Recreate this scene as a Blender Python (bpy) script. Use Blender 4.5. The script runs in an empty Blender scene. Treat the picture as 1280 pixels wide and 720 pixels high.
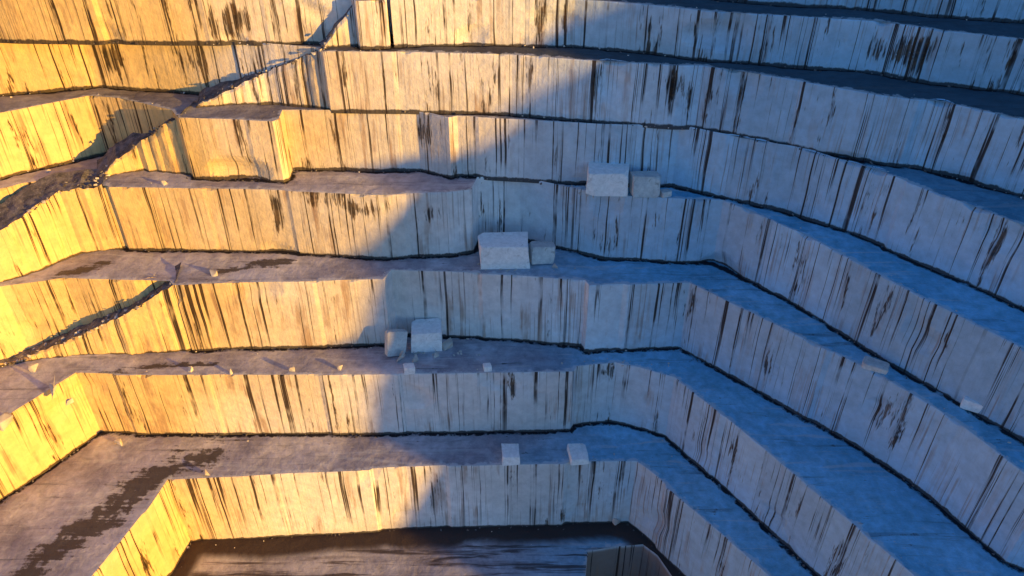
import bpy, bmesh, math, random
import numpy as np
from mathutils import Vector, noise, kdtree
from mathutils.geometry import delaunay_2d_cdt
random.seed(7)
scene=bpy.context.scene
# Quarry plan, image pixels projected onto estimated bench heights: every six digits are one point on the ground plan,
# x and y in decimetres (x counted from 50 m west of the origin).
def D(s):
    s=s.replace(' ','')
    return [((int(s[k:k+3])-500)/10.0, int(s[k+3:k+6])/10.0) for k in range(0,len(s),6)]
SUN_EL=math.radians(8.0)
_n=math.hypot(.86,.51); SH=(0.86/_n,-0.51/_n)            # horizontal direction towards the sun
PU=(-SH[1],SH[0])
# ---------------------------------------------------------------- node helpers
class NT:
    def __init__(s,mat):
        s.t=mat.node_tree; s.n=s.t.nodes; s.l=s.t.links
    def new(s,ty,**k):
        nd=s.n.new(ty)
        for a,b in k.items(): setattr(nd,a,b)
        return nd
    def put(s,sock,v):
        if v is None: return
        if isinstance(v,bpy.types.NodeSocket): s.l.new(v,sock)
        else: sock.default_value=v
    def m(s,op,a,b=None,c=None,clamp=False):
        nd=s.new('ShaderNodeMath',operation=op); nd.use_clamp=clamp
        s.put(nd.inputs[0],a); s.put(nd.inputs[1],b); s.put(nd.inputs[2],c)
        return nd.outputs[0]
    def mr(s,v,a,b,c=0.0,d=1.0,smooth=True):
        nd=s.new('ShaderNodeMapRange'); nd.interpolation_type='SMOOTHSTEP' if smooth else 'LINEAR'
        s.put(nd.inputs[0],v); s.put(nd.inputs[1],a); s.put(nd.inputs[2],b); s.put(nd.inputs[3],c); s.put(nd.inputs[4],d)
        return nd.outputs[0]
    def xyz(s,x,y,z=0.0):
        nd=s.new('ShaderNodeCombineXYZ'); s.put(nd.inputs[0],x); s.put(nd.inputs[1],y); s.put(nd.inputs[2],z); return nd.outputs[0]
    def noise(s,vec,scale=1.0,detail=3.0,rough=0.55,dist=0.0):
        nd=s.new('ShaderNodeTexNoise'); s.put(nd.inputs['Vector'],vec); nd.inputs['Scale'].default_value=scale
        nd.inputs['Detail'].default_value=detail; nd.inputs['Roughness'].default_value=rough; nd.inputs['Distortion'].default_value=dist
        return nd.outputs[0]
    def mix(s,f,a,b,bt='MIX'):
        nd=s.new('ShaderNodeMix',data_type='RGBA',blend_type=bt)
        s.put(nd.inputs[0],f)
        for i,v in ((6,a),(7,b)):
            if isinstance(v,tuple): nd.inputs[i].default_value=(v[0],v[1],v[2],1)
            else: s.put(nd.inputs[i],v)
        return nd.outputs[2]
    def bump(s,h,st,dist=0.1,normal=None):
        nd=s.new('ShaderNodeBump'); nd.inputs['Strength'].default_value=st; nd.inputs['Distance'].default_value=dist
        s.put(nd.inputs['Height'],h)
        if normal: s.put(nd.inputs['Normal'],normal)
        return nd.outputs[0]
def newmat(name):
    m=bpy.data.materials.new(name); m.use_nodes=True
    t=NT(m); t.b=t.n['Principled BSDF']; t.b.inputs['Roughness'].default_value=.85
    t.b.inputs['Specular IOR Level'].default_value=.2
    return m,t

def wall_material():
    m,t=newmat('marble_cut_face')
    uv=t.new('ShaderNodeUVMap',uv_map='wall'); sp=t.new('ShaderNodeSeparateXYZ'); t.put(sp.inputs[0],uv.outputs[0])
    u=sp.outputs[0]; d=sp.outputs[1]
    pos=t.new('ShaderNodeNewGeometry').outputs['Position']
    ps=t.new('ShaderNodeSeparateXYZ'); t.put(ps.inputs[0],pos)
    wob=t.m('MULTIPLY',t.m('SUBTRACT',t.noise(t.xyz(t.m('MULTIPLY',u,.3),t.m('MULTIPLY',d,.22)),1,1),.5),.20)
    uw=t.m('ADD',u,wob)
    n0=t.noise(pos,.09,1,.5)
    base=t.mix(t.mr(n0,.40,.60),(.77,.75,.73),(.90,.88,.87))
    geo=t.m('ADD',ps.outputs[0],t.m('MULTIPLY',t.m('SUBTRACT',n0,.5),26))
    base=t.mix(t.mr(geo,-8,-30,0,.85),base,(.88,.62,.21))  # golden sunlight painted into the wall colour towards the left
    shade_tint=t.mr(geo,-3,20)  # cool blue shade painted into the wall colour towards the right
    base=t.mix(t.m('MULTIPLY',shade_tint,.92),base,(.40,.64,.86))
    vo=t.new('ShaderNodeTexVoronoi',voronoi_dimensions='1D'); vo.inputs['Scale'].default_value=1
    t.put(vo.inputs['W'],t.m('MULTIPLY',u,.15))
    pr=t.new('ShaderNodeSeparateColor'); t.put(pr.inputs[0],vo.outputs['Color'])
    pv=t.mr(pr.outputs[0],0,1,.85,1.05,False)
    mott=t.noise(pos,1.3,5,.68)
    pv=t.m('MULTIPLY',pv,t.mr(mott,.3,.7,.82,1.09,False))
    base=t.mix(1.0,base,t.xyz(pv,pv,pv),'MULTIPLY')
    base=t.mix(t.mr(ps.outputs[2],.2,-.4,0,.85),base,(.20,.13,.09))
    grime=t.new('ShaderNodeAttribute',attribute_name='grime').outputs['Fac']
    fine=t.noise(t.xyz(t.m('MULTIPLY',uw,5.5),t.m('MULTIPLY',d,.05)),1,2,.6)
    patch=t.noise(t.xyz(t.m('MULTIPLY',u,.30),t.m('MULTIPLY',d,.12),9.1),1,4,.68)     # where staining gathers
    clus=t.mr(patch,.48,.60,.0,1)
    base=t.mix(t.m('MULTIPLY',t.mr(fine,.54,.65,0,.58),t.m('ADD',t.m('MULTIPLY',clus,.93),.05)),base,(.25,.16,.12))
    rust=t.m('MULTIPLY',t.mr(t.noise(t.xyz(t.m('MULTIPLY',uw,1.6),t.m('MULTIPLY',d,.11),3.7),1,4,.62),.51,.64,0,.60),t.mr(patch,.46,.58))
    rust=t.m('MULTIPLY',rust,t.mr(shade_tint,0,1,1,.45))
    base=t.mix(rust,base,(.34,.20,.12))
    # long drips straight down from the lip, each with its own length
    L=t.mr(t.noise(t.xyz(t.m('MULTIPLY',u,2.1),0.0,5.5),1,2,.7),.36,.60,1.5,13.0,False)
    fade=t.mr(d,t.m('MULTIPLY',L,.35),L,1,0)
    s1=t.mr(t.noise(t.xyz(t.m('MULTIPLY',uw,3.0),t.m('MULTIPLY',d,.022),1.3),1,4,.64),.560,.600)
    st=t.m('MULTIPLY',t.m('MULTIPLY',s1,fade),t.mr(patch,.38,.50,.14,1))
    base=t.mix(t.m('MULTIPLY',st,.95),base,(.034,.019,.013))
    hi=t.mr(ps.outputs[2],24,36,0,.03)
    bl=t.noise(t.xyz(t.m('MULTIPLY',uw,.85),t.m('MULTIPLY',d,.10),21.0),1,5,.74)
    s2=t.mr(t.m('ADD',t.m('ADD',bl,hi),t.m('MULTIPLY',grime,.18)),.600,.655)
    s2=t.m('MULTIPLY',s2,t.m('MAXIMUM',t.mr(fine,.40,.50,.25,1),t.mr(t.m('MULTIPLY',grime,mott),.36,.44,0,.8)))
    base=t.mix(t.m('MULTIPLY',s2,.93),base,t.mix(t.mr(mott,.4,.6),(.02,.012,.008),(.09,.05,.02)))
    vj=t.new('ShaderNodeTexVoronoi',voronoi_dimensions='1D',feature='DISTANCE_TO_EDGE'); vj.inputs['Scale'].default_value=1
    t.put(vj.inputs['W'],t.m('ADD',t.m('MULTIPLY',u,.15),t.m('MULTIPLY',wob,.02)))
    j=t.m('MULTIPLY',t.mr(vj.outputs['Distance'],.002,.007,1,0),t.mr(mott,.42,.56,.1,.8))
    base=t.mix(t.m('MULTIPLY',j,.5),base,(.05,.035,.03))
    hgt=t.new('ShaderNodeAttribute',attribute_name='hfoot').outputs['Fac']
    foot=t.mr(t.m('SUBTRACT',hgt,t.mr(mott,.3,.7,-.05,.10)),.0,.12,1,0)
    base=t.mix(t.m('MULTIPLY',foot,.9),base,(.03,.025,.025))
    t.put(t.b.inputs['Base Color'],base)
    t.put(t.b.inputs['Normal'],t.bump(t.m('ADD',mott,t.m('MULTIPLY',fine,.2)),.6,.16))
    return m

def tread_material():
    m,t=newmat('quarry_floor_dust')
    pos=t.new('ShaderNodeNewGeometry').outputs['Position']
    sp=t.new('ShaderNodeSeparateXYZ'); t.put(sp.inputs[0],pos)
    wd=t.new('ShaderNodeAttribute',attribute_name='wall_dist').outputs['Fac']
    ed=t.new('ShaderNodeAttribute',attribute_name='edge_dist').outputs['Fac']
    mud=t.new('ShaderNodeAttribute',attribute_name='mud').outputs['Fac']
    n1=t.noise(pos,.18,4,.6,.6); n2=t.noise(pos,1.6,5,.66); n3=t.noise(pos,9,2,.7)
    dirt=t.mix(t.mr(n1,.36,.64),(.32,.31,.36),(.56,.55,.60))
    shade_blue=t.mix(t.mr(n1,.3,.7),(.15,.43,.64),(.26,.57,.81))      # blue of the shaded side, painted into the floor colour
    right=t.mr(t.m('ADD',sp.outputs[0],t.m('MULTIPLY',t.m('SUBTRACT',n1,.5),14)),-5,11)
    base=t.mix(right,dirt,shade_blue)
    v=t.mr(n2,.28,.72,.70,1.22,False); base=t.mix(1,base,t.xyz(v,v,v),'MULTIPLY')
    mp=t.new('ShaderNodeMapping'); mp.inputs['Rotation'].default_value=(0,0,.35); mp.inputs['Scale'].default_value=(.12,1.4,.5); t.put(mp.inputs[0],pos)
    tr=t.noise(mp.outputs[0],1,5,.65,.8)
    base=t.mix(t.mr(tr,.56,.70,0,.5),base,(.07,.075,.09))
    base=t.mix(t.mr(tr,.44,.34,0,.4),base,(.60,.63,.66))
    base=t.mix(t.mr(n3,.61,.72,0,.45),base,(.60,.60,.60))
    hi=t.mr(sp.outputs[2],25,33,0,.85)                          # upper benches: leaf litter and soil
    base=t.mix(hi,base,(.035,.032,.032))
    md=t.mr(t.m('ADD',mud,t.m('MULTIPLY',t.m('SUBTRACT',t.m('ADD',n2,tr),1.0),2.2)),.40,.75)
    base=t.mix(t.m('MULTIPLY',md,.9),base,(.045,.036,.036))
    lip=t.mr(t.m('SUBTRACT',ed,t.mr(n2,.3,.7,-.2,.4,False)),.0,.2,1,0)
    base=t.mix(t.m('MULTIPLY',lip,.6),base,(.62,.64,.66))
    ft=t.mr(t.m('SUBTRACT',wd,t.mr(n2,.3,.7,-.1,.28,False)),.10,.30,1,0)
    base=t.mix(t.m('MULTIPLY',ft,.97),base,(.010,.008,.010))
    wet=t.mr(sp.outputs[2],1.4,.8)
    near=t.mr(t.m('ADD',wd,t.m('MULTIPLY',n1,2)),3.4,2.2)
    base=t.mix(t.m('MULTIPLY',wet,t.m('MAXIMUM',near,t.mr(tr,.46,.60,.15,.88))),base,(.060,.045,.042))
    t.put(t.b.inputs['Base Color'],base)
    t.put(t.b.inputs['Roughness'],t.m('SUBTRACT',.85,t.m('MULTIPLY',md,.35)))
    t.put(t.b.inputs['Normal'],t.bump(n2,.5,.18))
    return m

def stone_material(name,c1,c2,sc=1.0,bump=.5,stain=.6):
    m,t=newmat(name)
    tc=t.new('ShaderNodeTexCoord').outputs['Object']
    n=t.noise(tc,1.1*sc,5,.65); n2=t.noise(tc,6*sc,3,.7)
    base=t.mix(t.mr(n,.35,.65),c1,c2)
    v=t.mr(n2,.3,.7,.85,1.1,False); base=t.mix(1,base,t.xyz(v,v,v),'MULTIPLY')
    base=t.mix(t.mr(t.noise(tc,2.3*sc,3,.6,1.0),.60,.70,0,stain),base,(.25,.20,.15))
    t.put(t.b.inputs['Base Color'],base)
    t.put(t.b.inputs['Normal'],t.bump(n2,bump,.04))
    return m
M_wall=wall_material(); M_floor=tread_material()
M_block=stone_material('white_marble',(.90,.89,.88),(.95,.94,.93),.6,.3,.25)
M_blockgrey=stone_material('weathered_marble',(.55,.55,.55),(.70,.69,.67),.8)
M_rub=stone_material('marble_rubble',(.50,.46,.42),(.70,.67,.62),.15)
M_rubd=stone_material('dark_gravel',(.07,.06,.06),(.22,.20,.20),.15)
M_ridge=stone_material('shadow_ridge_rock',(.10,.09,.06),(.30,.27,.22),.12)

# ---------------------------------------------------------------- levels (foot height, top height, plan of the face)
V2=lambda s:[tuple(float(c) for c in p.split()) for p in s.split(',')]
LV=[
(-7.5,0,V2('-27.9 16.2,3.5 20.1,5.6 36.1,5.8 37.3,8 37.7,10.1 37.9,11.1 36.9,12 34.8,13.8 30.1')),
(0,7,V2('-28.8 21.3,-27.6 25.9,-26.8 30.4,-26.1 32.7,-25.4 35.7,-25 38.3,-18.1 38.8,-11.1 39.1,-4.7 39.6,3.6 39.8,9.2 39.9,10.2 38.8,11.9 36.6,14.1 33.8,16.5 30.5,18.3 28.1')),
(7,13,V2('-39 32.3,-34.8 38.2,-33.6 40.2,-31.9 43.1,-28.6 42.9,-17.5 42.9,-4.7 43,4.5 43.2,4.8 43.8,5.8 44,7.7 44.3,9.4 43.8,11.9 42.7,14.3 39,16.6 35.3,19.9 29.9,22.4 25.8')),
(13,19,V2('-42.3 41.4,-36.5 45.6,-32.4 46.6,-29.4 46.4,-24.6 46.2,-24.2 45.7,-19.5 46,-13.8 46.1,-9.2 46.3,-8.8 47.5,-4.7 47.3,0 47,5.3 46.3,5.5 45.6,9.2 45.9,12.8 46.1,14.6 44.3,18 40.7,22.5 35.9,25.5 31.8,27.2 28.2,27.8 27.1')),
(19,24.3,V2('-42.7 45.7,-35.8 51,-31.1 52.6,-29.9 50.6,-25.5 50.5,-17.9 50.2,-9.7 49.4,-4.6 49.7,-2.9 50.1,-2.5 52,0.6 52,5.5 49.7,6.8 49.1,10.2 48.8,14.9 48.5,19 44.1,24.1 36.5,27.3 32.1,30 28.4')),
(24.3,29,V2('-42.3 48.3,-36.8 53,-34.2 54.8,-31.9 56.3,-29.3 55.8,-24.6 53.5,-23.6 52,-19.2 51.7,-16.8 51.4,-16.5 51.8')+D('334535 361535 431533 455521 461524 522516 572509 617509 649491 688470 727435 782371 812335')),
(29,33.3,D('060540 129567 181580 231573 305558 365542 370535 423533 500526 548515 611504 626504 682477 722453 755440 788414 822381')),
(33.3,36.5,D('054571 146558 259552 390552 395541 414543 411571 415571 418545 478547 543545 585534 634515 683504 729492 761474 800458 841434')),
(36.5,41.5,D('035600 129589 248582 385584 477584 590571 631550 641545 691530 739518 774504 819493 867474')),
]
def resample(pts,step):
    out=[]
    for i in range(len(pts)-1):
        a=Vector(pts[i]); b=Vector(pts[i+1]); n=max(1,int((b-a).length/step))
        for k in range(n): out.append(a.lerp(b,k/n))
    out.append(Vector(pts[-1]))
    return out
def world_front(lv):
    w=lv[2]
    a=Vector(w[0]); b=Vector(w[-1])
    e=a+Vector((-.75,-.66))*36
    r=b+Vector(SH)*52
    return [(-135,e.y),tuple(e)]+w+[tuple(r),(150,r.y)]
fronts=[]
for i,lv in enumerate(LV):
    rs=resample(world_front(lv),.3)
    s=0; out=[]; prev=rs[0]; pan_end=0; off=0
    rnd=random.Random(100+i)
    for k,p in enumerate(rs):
        s+=(p-prev).length; prev=p
        q=rs[min(k+1,len(rs)-1)]-rs[max(k-1,0)]
        if q.length<1e-6: q=Vector((1,0))
        q.normalize(); nrm=Vector((q.y,-q.x))
        if s>pan_end:
            pan_end=s+rnd.uniform(2.5,9); off=rnd.uniform(-.14,.14)
        w=.12*noise.noise(Vector((s*.10,i*9.7,0)))+.03*noise.noise(Vector((s*.7,i*3.3,4)))
        out.append(p+nrm*(w+off)*(.2 if i==0 else 1))
    fronts.append(out)

def mkmesh(name,verts,faces,mats,smooth=False):
    me=bpy.data.meshes.new(name); me.from_pydata(verts,[],faces)
    for m in mats: me.materials.append(m)
    if smooth: me.polygons.foreach_set('use_smooth',[True]*len(me.polygons))
    me.update()
    return me
def addobj(name,me,parent=None):
    o=bpy.data.objects.new(name,me); bpy.context.collection.objects.link(o)
    if parent: o.parent=parent
    return o
def empty(name):
    o=bpy.data.objects.new(name,None); bpy.context.collection.objects.link(o); return o

# lichen / soil stain centres on the faces: plan point, height, half width m, half height m
GP=D('362497388491441502327498570439609509262562340562436527756367734350679415690344691461791405699394172358634461307564205580655524708488500434534564674533748490')
GZ=[(23.9,2.4,.9),(23.2,1.6,.8),(22.6,.9,1.3),(22.4,.5,1.6),(12.3,.9,.8),(31.8,1.1,1.3),(31.4,.8,1.6),(30.5,1.4,1.2),(27.6,1.0,1.6),(22.6,.7,1.2),(16.5,.5,2.4),(16.4,.5,2.2),(10.5,.6,2.4),(22.5,.6,.9),
(27.6,.8,1.4),(26.6,.6,1.3),(10.5,.9,2.0),(17.6,.6,1.4),(34.8,1.6,1.0),(31.4,1.0,1.0),(31.6,.8,1.6),(31.0,.7,1.4),(11.6,.5,1.6),(34.8,1.2,1.2),(34.6,1.2,1.0),(34.9,1.6,1.0)]
GRW=[(Vector((a[0],a[1],z[0])),z[1],z[2]) for a,z in zip(GP,GZ)]
ROWS=14
def build_wall(i,front,z0,z1,parent):
    n=len(front); V=[];uvs=[];hf=[]
    s=0; prev=front[0]; S=[]
    for k,p in enumerate(front):
        s+=(p-prev).length; prev=p; S.append(s)
    h=z1-z0
    for k,p in enumerate(front):
        q=front[min(k+1,n-1)]-front[max(k-1,0)]
        if q.length<1e-6: q=Vector((1,0))
        q.normalize(); nr=Vector((q.y,-q.x))
        chip=max(0,noise.noise(Vector((S[k]*.8,i*2.1,7)))-.24)
        if i==0: chip=0
        for r in range(ROWS+1):
            f=r/ROWS
            z=z0-.25+(h+.25)*f
            dn=.015*noise.noise(Vector((S[k]*.8,z*.5,i*7)))+.015*noise.noise(Vector((S[k]*2.5,z*1.7,i*3)))
            sp=noise.noise(Vector((S[k]*.22,z*.30,i*11+5)))
            if sp>.42 and i>0: dn-=(sp-.42)*1.4
            if r==ROWS: z=z1-.03; dn-=.03+.06*abs(noise.noise(Vector((S[k]*1.3,9,i))))+chip*.9
            elif r==ROWS-1: z=z1-.10-chip*.5
            V.append((p.x+nr.x*dn,p.y+nr.y*dn,z)); uvs.append((S[k]+i*61.3,max(0,z1-z))); hf.append(z-z0)
    Fc=[]
    W=ROWS+1
    for k in range(n-1):
        for r in range(ROWS):
            a=k*W+r; Fc.append((a,a+W,a+W+1,a+1))
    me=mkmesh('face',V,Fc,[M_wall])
    ul=me.uv_layers.new(name='wall')
    for lp in me.loops: ul.data[lp.index].uv=uvs[lp.vertex_index]
    at=me.attributes.new('hfoot','FLOAT','POINT'); at.data.foreach_set('value',hf)
    A=np.array(V); g=np.zeros(len(V))
    for c,rw,rh_ in GRW:
        if not (z0-.5<c.z<z1+.5): continue
        g=np.maximum(g,np.exp(-(((A[:,0]-c.x)**2+((A[:,1]-c.y)*.5)**2)/rw**2+((A[:,2]-c.z)/rh_)**2)))
    at=me.attributes.new('grime','FLOAT','POINT'); at.data.foreach_set('value',g.tolist())
    addobj('face',me,parent)

def inside_np(px,py,poly):
    c=np.zeros(len(px),bool); n=len(poly); j=n-1
    for i in range(n):
        xi,yi=poly[i]; xj,yj=poly[j]
        if yi!=yj:
            m=((yi>py)!=(yj>py))&(px<(xj-xi)*(py-yi)/(yj-yi)+xi); c^=m
        j=i
    return c
# muddy runs on the benches: plan line, width
MUD={1:[(D('275403 249395 232380 220360 210343 200330'),.9),(D('239382 228353 207332 192314 180288'),.8)],
     3:[(D('330487 310482 285474'),.45),(D('197484 170466'),.5),(D('500462 470458'),.3)],
     2:[(D('200430 235438 280440'),.3)]}
def mudval(x,y,i):
    best=0
    for path,wd in MUD.get(i,()):
        for a,b in zip(path[:-1],path[1:]):
            ax,ay=a;bx,by=b; dx,dy=bx-ax,by-ay; t=max(0,min(1,((x-ax)*dx+(y-ay)*dy)/(dx*dx+dy*dy)))
            d=math.hypot(x-ax-t*dx,y-ay-t*dy); best=max(best,math.exp(-(d/(wd*1.3))**2))
    return best
def relief(x,y,i): return .14*noise.noise(Vector((x*.25,y*.25,i)))+.06*noise.noise(Vector((x*1.1,y*1.1,i)))
def build_tread(i,front,z,nxt,parent):
    edge=[]
    for k,p in enumerate(front):
        q=front[min(k+1,len(front)-1)]-front[max(k-1,0)]
        if q.length<1e-6: q=Vector((1,0))
        q.normalize(); nr=Vector((q.y,-q.x)); edge.append(p-nr*.04)
    poly=[(p.x,p.y) for p in edge]+[(150,150),(-135,150)]
    kf=kdtree.KDTree(len(edge)); [kf.insert((p.x,p.y,0),k) for k,p in enumerate(edge)]; kf.balance()
    kn=None; pts=[]
    if nxt is not None:
        kn=kdtree.KDTree(len(nxt)); [kn.insert((p.x,p.y,0),k) for k,p in enumerate(nxt)]; kn.balance()
        for k,p in enumerate(nxt):
            if abs(p.x)>52: continue
            q=nxt[min(k+1,len(nxt)-1)]-nxt[max(k-1,0)]
            if q.length<1e-6: continue
            q.normalize(); nr=Vector((q.y,-q.x))
            for o in (-.1,.25,.55,.95): pts.append((p.x+nr.x*o,p.y+nr.y*o))
    gx=np.arange(-58,62,.55); gy=np.arange(12,66,.55)
    X,Y=np.meshgrid(gx,gy); rg=np.random.RandomState(i)
    X=(X+rg.uniform(-.15,.15,X.shape)).ravel(); Y=(Y+rg.uniform(-.15,.15,Y.shape)).ravel()
    pts=np.array(pts+list(zip(X,Y)))
    ok=inside_np(pts[:,0],pts[:,1],poly); pts=pts[ok]
    fin=[]
    for x,y in pts:
        d=kf.find((x,y,0))[2]
        if d<.28 or (d>16 and i>0): continue
        fin.append((x,y))
    vs=[Vector(p) for p in poly]+[Vector(p) for p in fin]
    ne=len(poly)
    out=delaunay_2d_cdt(vs,[(k,(k+1)%ne) for k in range(ne)],[],1,1e-4)
    V=[];wd=[];ed=[];mu=[]
    for v in out[0]:
        e=kf.find((v.x,v.y,0))[2]
        w=kn.find((v.x,v.y,0))[2] if kn is not None else 9
        k=min(1,e/.8)
        zz=z-.03+k*relief(v.x,v.y,i)
        if w<.7: zz-=.10*(1-w/.7)
        V.append((v.x,v.y,zz)); wd.append(w); ed.append(e); mu.append(mudval(v.x,v.y,i))
    Fc=[tuple(f) for f in out[2]]
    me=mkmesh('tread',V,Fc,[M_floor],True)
    fl=[p for p in me.polygons if p.normal.z<0]
    if len(fl)>len(me.polygons)/2: me.flip_normals()
    for nm,arr in (('wall_dist',wd),('edge_dist',ed),('mud',mu)):
        at=me.attributes.new(nm,'FLOAT','POINT'); at.data.foreach_set('value',arr)
    addobj('tread',me,parent)
for i,lv in enumerate(LV):
    par=empty('quarry_terrace')
    build_wall(i,fronts[i],lv[0],lv[1],par)
    build_tread(i,fronts[i],lv[1],fronts[i+1] if i+1<len(LV) else None,par)

# ---------------------------------------------------------------- pit floor + ground
gx=np.arange(-45,45,1.2); gy=np.arange(5,62,1.2); V=[];Fc=[]
for y in gy:
    for x in gx: V.append((x,y,-7.5+relief(x,y,40)))
n=len(gx)
for r in range(len(gy)-1):
    for c in range(n-1):
        a=r*n+c; Fc.append((a,a+1,a+n+1,a+n))
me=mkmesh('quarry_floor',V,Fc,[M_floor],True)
for nm in ('wall_dist','edge_dist'):
    at=me.attributes.new(nm,'FLOAT','POINT'); at.data.foreach_set('value',[9.0]*len(V))
addobj('quarry_floor',me)
gm,gt=newmat('dry_ground')
gp=gt.new('ShaderNodeNewGeometry').outputs['Position']
gt.put(gt.b.inputs['Base Color'],gt.mix(gt.mr(gt.noise(gp,.02,6,.6),.4,.6),(.16,.14,.10),(.07,.08,.045)))
me=mkmesh('ground',[(-3000,-3000,-8),(3000,-3000,-8),(3000,3000,-8),(-3000,3000,-8)],[(0,1,2,3)],[gm]); addobj('ground',me)

# ---------------------------------------------------------------- ramps
M_rampf,t=newmat('gravel_road')
pp=t.new('ShaderNodeNewGeometry').outputs['Position']
n1=t.noise(pp,1.3,5,.7); n2=t.noise(pp,7,4,.7)
bb=t.mix(t.mr(n1,.35,.65),(.08,.08,.09),(.22,.21,.23)); bb=t.mix(t.mr(n2,.56,.68,0,.7),bb,(.42,.40,.38))
t.put(t.b.inputs['Base Color'],bb); t.put(t.b.inputs['Normal'],t.bump(n2,.7,.12))
def ramp(plan,zs,z0,width,seed,par):
    w=[(a[0],a[1],z) for a,z in zip(plan,zs)]
    P3=[]
    for a,b in zip(w[:-1],w[1:]):
        a=Vector(a);b=Vector(b);n=max(1,int((b-a).length/.3))
        for k in range(n): P3.append(a.lerp(b,k/n))
    P3.append(Vector(w[-1]))
    V=[];Fc=[];uvs=[];mi=[];hf=[];wd=[];ed=[]
    R=8;T=7; s=0; prev=P3[0]
    for k,p in enumerate(P3):
        s+=(p-prev).length; prev=p
        q=P3[min(k+1,len(P3)-1)]-P3[max(k-1,0)]; q=Vector((q.x,q.y)).normalized(); nr=Vector((q.y,-q.x))
        wob=.22*noise.noise(Vector((s*.5,seed,0)))+.14*noise.noise(Vector((s*1.7,seed,3)))
        zt=p.z+.25*noise.noise(Vector((s*.8,seed,8)))+.12*noise.noise(Vector((s*2.8,seed,8)))
        for r in range(R+1):
            f=r/R; z=z0-.2+(zt-z0+.2)*f
            dn=wob+.06*noise.noise(Vector((s,z,seed)))+(.0 if r<R else -.12)
            V.append((p.x+nr.x*dn,p.y+nr.y*dn,z)); uvs.append((s+seed*31,max(0,zt-z))); hf.append(z-z0); wd.append(9);ed.append(0)
        for r in range(1,T+1):
            f=r/T; back=-width*f
            z=zt+.16*noise.noise(Vector((s*1.3,f*3,seed)))+(.25*f*f)
            V.append((p.x+nr.x*(back+wob*(1-f)),p.y+nr.y*(back+wob*(1-f)),z)); uvs.append((s,0)); hf.append(5); wd.append(width*(1-f)*.8);ed.append(width*f)
    W=R+1+T
    for k in range(len(P3)-1):
        for r in range(W-1):
            a=k*W+r; Fc.append((a,a+W,a+W+1,a+1)); mi.append(0 if r<R else 1)
    me=mkmesh('ramp',V,Fc,[M_wall,M_rampf]); me.polygons.foreach_set('material_index',mi)
    ul=me.uv_layers.new(name='wall')
    for lp in me.loops: ul.data[lp.index].uv=uvs[lp.vertex_index]
    for nm,arr in (('hfoot',hf),('wall_dist',wd),('edge_dist',ed)):
        at=me.attributes.new(nm,'FLOAT','POINT'); at.data.foreach_set('value',arr)
    addobj('ramp',me,par)
    return w
road=empty('haul_road')
RW=[]
for pl,zs,z0,wdh,sd in ((D('093424 137444 181451 222452 259457'),(12.6,13.2,14.8,16.8,19.05),13,2.6,1),
   (D('081426 143466 174499 202506'),(21.5,22.8,24.2,24.35),19,2.8,2),
   (D('192520 222532 264525'),(24.3,26.3,29.05),24.3,2.6,3),
   (D('270539 321548 370537'),(29,31.2,33.35),29,2.2,4),
   (D('367540 397547'),(33.3,36.5),33.3,2.2,5)):
    RW.append(ramp(pl,zs,z0,wdh,sd,road))

# ---------------------------------------------------------------- rubble (merged meshes)
HULLS=[]
rh=random.Random(11)
for _ in range(10):
    bm=bmesh.new()
    for k in range(10):
        v=Vector([rh.uniform(-1,1) for _ in range(3)]); v=Vector([max(-.75,min(.75,c)) for c in v.normalized()*1.15]); bm.verts.new(v)
    r=bmesh.ops.convex_hull(bm,input=bm.verts[:])
    bmesh.ops.delete(bm,geom=[g for g in r['geom_interior'] if isinstance(g,bmesh.types.BMVert)],context='VERTS')
    bm.verts.index_update()
    HULLS.append(([v.co.copy() for v in bm.verts],[tuple(v.index for v in f.verts) for f in bm.faces])); bm.free()
def stones(name,lst,mat,seed=1):
    rn=random.Random(seed); V=[];Fc=[]
    for (x,y,z,s) in lst:
        hv,hfc=rn.choice(HULLS)
        b=len(V); sx,sy,sz=s*rn.uniform(.8,1.5),s*rn.uniform(.6,1.2),s*rn.uniform(.5,.9); a=rn.uniform(0,6.3); ca,sa=math.cos(a),math.sin(a)
        tl=rn.uniform(-.5,.5)
        for v in hv:
            X=v.x*sx;Y=v.y*sy;Z=v.z*sz+X*tl*.4
            V.append((x+X*ca-Y*sa,y+X*sa+Y*ca,z+Z+sz*.35))
        Fc+= [tuple(b+q for q in f) for f in hfc]
    addobj(name,mkmesh(name,V,Fc,[mat]))
rn=random.Random(5); light=[];dark=[]
for i in range(len(LV)):
    z=LV[i][0]; fr=fronts[i]
    for k,p in enumerate(fr):
        if abs(p.x)>50 or p.y<14: continue
        q=fr[min(k+1,len(fr)-1)]-fr[max(k-1,0)]
        if q.length<1e-6: continue
        q.normalize(); nr=Vector((q.y,-q.x))
        dens=noise.noise(Vector((k*.03,i*4.4,0)))
        if rn.random()<.3:
            o=abs(rn.gauss(.1,.2)); dark.append((p.x+nr.x*o,p.y+nr.y*o,z-.08,rn.uniform(.04,.11)))
        if rn.random()<max(.01,dens*.35):
            o=abs(rn.gauss(.3,.5)); light.append((p.x+nr.x*o,p.y+nr.y*o,z-.02,rn.uniform(.04,.11)*(2 if rn.random()<.05 else 1)))
    z=LV[i][1]
    for k,p in enumerate(fr):
        if abs(p.x)>50 or p.y<14: continue
        q=fr[min(k+1,len(fr)-1)]-fr[max(k-1,0)]
        if q.length<1e-6: continue
        q.normalize(); nr=Vector((q.y,-q.x))
        if rn.random()<.06:
            o=.15+abs(rn.gauss(0,.4)); light.append((p.x-nr.x*o,p.y-nr.y*o,z-.05,rn.uniform(.03,.09)))
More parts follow.
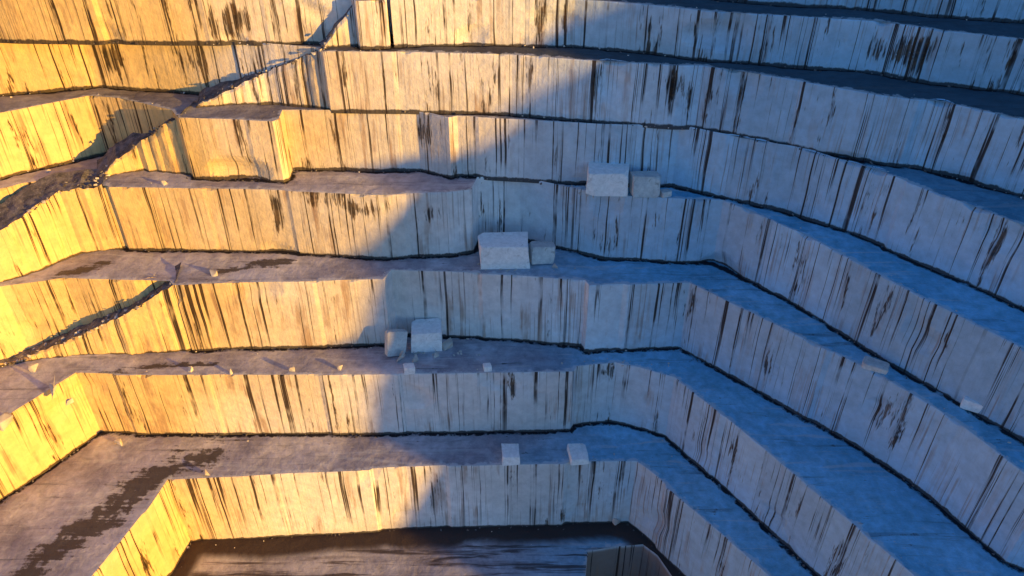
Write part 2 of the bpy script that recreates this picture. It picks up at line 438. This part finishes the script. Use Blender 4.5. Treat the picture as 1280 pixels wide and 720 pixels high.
for w in RW:
    for a,b in zip(w[:-1],w[1:]):
        a=Vector(a);b=Vector(b); n=int((b-a).length*9)
        for _ in range(n):
            c=a.lerp(b,rn.random()); o=rn.uniform(-.3,2.0)
            (dark if rn.random()<.6 else light).append((c.x+rn.uniform(-.1,.1),c.y+o*.9,c.z-.02+.05*o,rn.uniform(.04,.17)))
# loose debris around the parked blocks
for (bx,by,bz,nn) in ((7.5,48.9,24.3,25),(0,47.4,19,30),(-5.8,45,13,40),(8.3,43.8,13,14)):
    for _ in range(nn): light.append((bx+rn.gauss(0,1.9),by+abs(rn.gauss(0,.7)),bz-.02,rn.uniform(.04,.14)))
stones('rubble',light,M_rub,2); stones('gravel',dark,M_rubd,3)

# ---------------------------------------------------------------- marble blocks
def block(x,y,z,sx,sy,sz,rot,mat,tilt=(0,0),seed=0,name='marble_block'):
    rn=random.Random(seed+50)
    bm=bmesh.new(); bmesh.ops.create_cube(bm,size=1)
    for v in bm.verts:
        v.co.x*=sx;v.co.y*=sy;v.co.z*=sz
        v.co+=Vector((rn.uniform(-.05,.05)*sx,rn.uniform(-.05,.05)*sy,rn.uniform(-.04,.04)*sz))
    for _ in range(3):
        c=Vector((rn.choice((-1,1))*sx/2,rn.choice((-1,1))*sy/2,sz/2*rn.choice((1,1,-1))))
        nr=Vector((c.x/sx,c.y/sy,c.z/sz)).normalized(); nr=(nr+Vector([rn.uniform(-.3,.3) for _ in range(3)])).normalized()
        geom=bm.verts[:]+bm.edges[:]+bm.faces[:]
        r=bmesh.ops.bisect_plane(bm,geom=geom,plane_co=c*(1-rn.uniform(.06,.16)),plane_no=nr,clear_outer=True)
        ed=[e for e in r['geom_cut'] if isinstance(e,bmesh.types.BMEdge)]
        if ed: bmesh.ops.contextual_create(bm,geom=ed)
    bmesh.ops.bevel(bm,geom=bm.edges[:],offset=.03,segments=2,affect='EDGES')
    bmesh.ops.triangulate(bm,faces=bm.faces[:]); 
    bmesh.ops.subdivide_edges(bm,edges=[e for e in bm.edges if e.calc_length()>.5],cuts=3,use_grid_fill=True)
    for v in bm.verts:
        v.co+=Vector((noise.noise(v.co*1.7+Vector((seed,0,0))),noise.noise(v.co*1.7+Vector((0,seed,5))),noise.noise(v.co*1.7+Vector((0,9,seed)))))*.03
    me=bpy.data.meshes.new(name); bm.to_mesh(me); bm.free(); me.materials.append(mat)
    o=addobj(name,me)
    o.location=(x,y+sy*.5,z+sz*.5-.05); o.rotation_euler=(tilt[0],tilt[1],rot)
    return o
BP=D('568491594489609489494477522483435454413451499396549397623510610516725363769327425429482432')
BS=[(24.3,2.9,2.0,1.75,-.08,M_block,(0,0),1),(24.3,2.0,1.2,1.55,.1,M_blockgrey,(-.15,.08),2),(24.3,.7,.6,.45,.4,M_blockgrey,(0,0),9),
(19,3.6,2.2,1.9,.06,M_block,(0,0),3),(19,1.8,1.3,1.35,.15,M_blockgrey,(-.2,.1),4),(13,2.3,1.9,1.75,.12,M_block,(0,0),5),(13,1.5,.6,1.9,.35,M_blockgrey,(-.25,.18),6),
(7,1.25,1.5,.8,.05,M_block,(0,0),7),(7,1.35,1.6,.6,.12,M_block,(0,0),8),(29,2.8,1.0,.8,-.15,M_block,(0,0),10),(29,1.2,.8,.6,.3,M_block,(0,0),11),
(19,1.5,.9,.35,-.5,M_blockgrey,(0,0),12),(19,1.3,1.0,.7,-.6,M_block,(0,0),13),(13,.8,.6,.6,.2,M_block,(0,0),14),(13,.6,.5,.45,.2,M_block,(0,0),15)]
for (x,y),(z,sx,sy,sz,ro,mt,tl,sd) in zip(BP,BS): block(x,y,z,sx,sy,sz,ro,mt,tl,sd)
OP=D('451460416446201416174409150434158378193397264433295430339433374435277386583400283470246510532478428445444448')
OZ=[(13,.55),(13,.5),(7,.42),(13,.5),(13,.4),(13,.7),(13,.35),(13,.25),(13,.25),(13,.3),(13,.25),(7,.35),(0,.4),(19,.35),(24.3,.25),(19,.3),(13,.35),(13,.3)]
for kk,((x,y),(z,s)) in enumerate(zip(OP,OZ)):
    r2=random.Random(kk*17+3); hv,hfc=r2.choice(HULLS)
    bm=bmesh.new(); vv=[bm.verts.new(v*s) for v in hv]
    for f in hfc: bm.faces.new([vv[q] for q in f])
    bmesh.ops.bevel(bm,geom=bm.edges[:],offset=s*.07,segments=1,affect='EDGES')
    me=bpy.data.meshes.new('boulder'); bm.to_mesh(me); bm.free(); me.materials.append(M_rub)
    o=addobj('boulder',me); o.location=(x,y,z+s*.5); o.rotation_euler=(0,0,r2.uniform(0,6))

# ---------------------------------------------------------------- unseen ridge added sunward, crest shaped to cast shadow on the benches
T=math.tan(SUN_EL)
PR=[(-60,-30),(24,-12),(27.0,-2),(29.2,4),(31.2,10.6),(31.6,17.4),(33.9,18.6),(34.8,23.5),(36.6,24.3),(39.2,29.2),(43.2,30.2),(45.2,33.4),(47.6,37.2),(51.5,41.5),(56,46),(130,52)]
def crest(u): return float(np.interp(u,[p[0] for p in PR],[p[1] for p in PR]))
V=[];Fc=[]; U0=np.concatenate([np.arange(-30,22,3),np.arange(22,60,.5),np.arange(60,130,4)]); Wd=np.arange(64,140,2.0)
for u in U0:
    for w in Wd:
        c=max(-8,crest(u)+T*96)
        k=math.exp(-((w-96)/16)**2)
        z=(c+8)*k-8+(.5*noise.noise(Vector((u*.15,w*.1,0)))+.45*noise.noise(Vector((u*.6,w*.2,3))))*min(1,max(0,c)/6)
        V.append((PU[0]*u+SH[0]*w,PU[1]*u+SH[1]*w,z))
n=len(Wd)
for a in range(len(U0)-1):
    for b in range(n-1):
        q=a*n+b; Fc.append((q,q+n,q+n+1,q+1))
addobj('shadow_ridge',mkmesh('shadow_ridge',V,Fc,[M_ridge],True))

# ---------------------------------------------------------------- light
world=bpy.data.worlds.new('World'); scene.world=world; world.use_nodes=True
wn=world.node_tree.nodes; bg=wn['Background']; sky=wn.new('ShaderNodeTexSky'); sky.sky_type='NISHITA'; sky.sun_disc=False
sky.sun_elevation=SUN_EL; sky.sun_rotation=math.atan2(SH[0],SH[1]); sky.altitude=500; sky.air_density=1.0; sky.dust_density=.2; sky.ozone_density=4.8
world.node_tree.links.new(sky.outputs[0],bg.inputs[0]); bg.inputs[1].default_value=.25
sl=bpy.data.lights.new('sun','SUN'); sl.energy=8; sl.angle=math.radians(.6); sl.color=(1,.52,.06)
so=bpy.data.objects.new('sun',sl); bpy.context.collection.objects.link(so)
dv=Vector((SH[0]*math.cos(SUN_EL),SH[1]*math.cos(SUN_EL),math.sin(SUN_EL)))
so.rotation_euler=dv.to_track_quat('Z','Y').to_euler(); so.location=(60,-45,70)
cd=bpy.data.cameras.new('camera'); cd.sensor_width=36; cd.lens=27.37; cd.clip_end=6000
co=bpy.data.objects.new('camera',cd); bpy.context.collection.objects.link(co); co.location=(0,0,50.7); co.rotation_euler=(math.radians(55),0,0)
scene.camera=co
scene.view_settings.view_transform='Standard'; scene.view_settings.look='None'; scene.view_settings.exposure=0
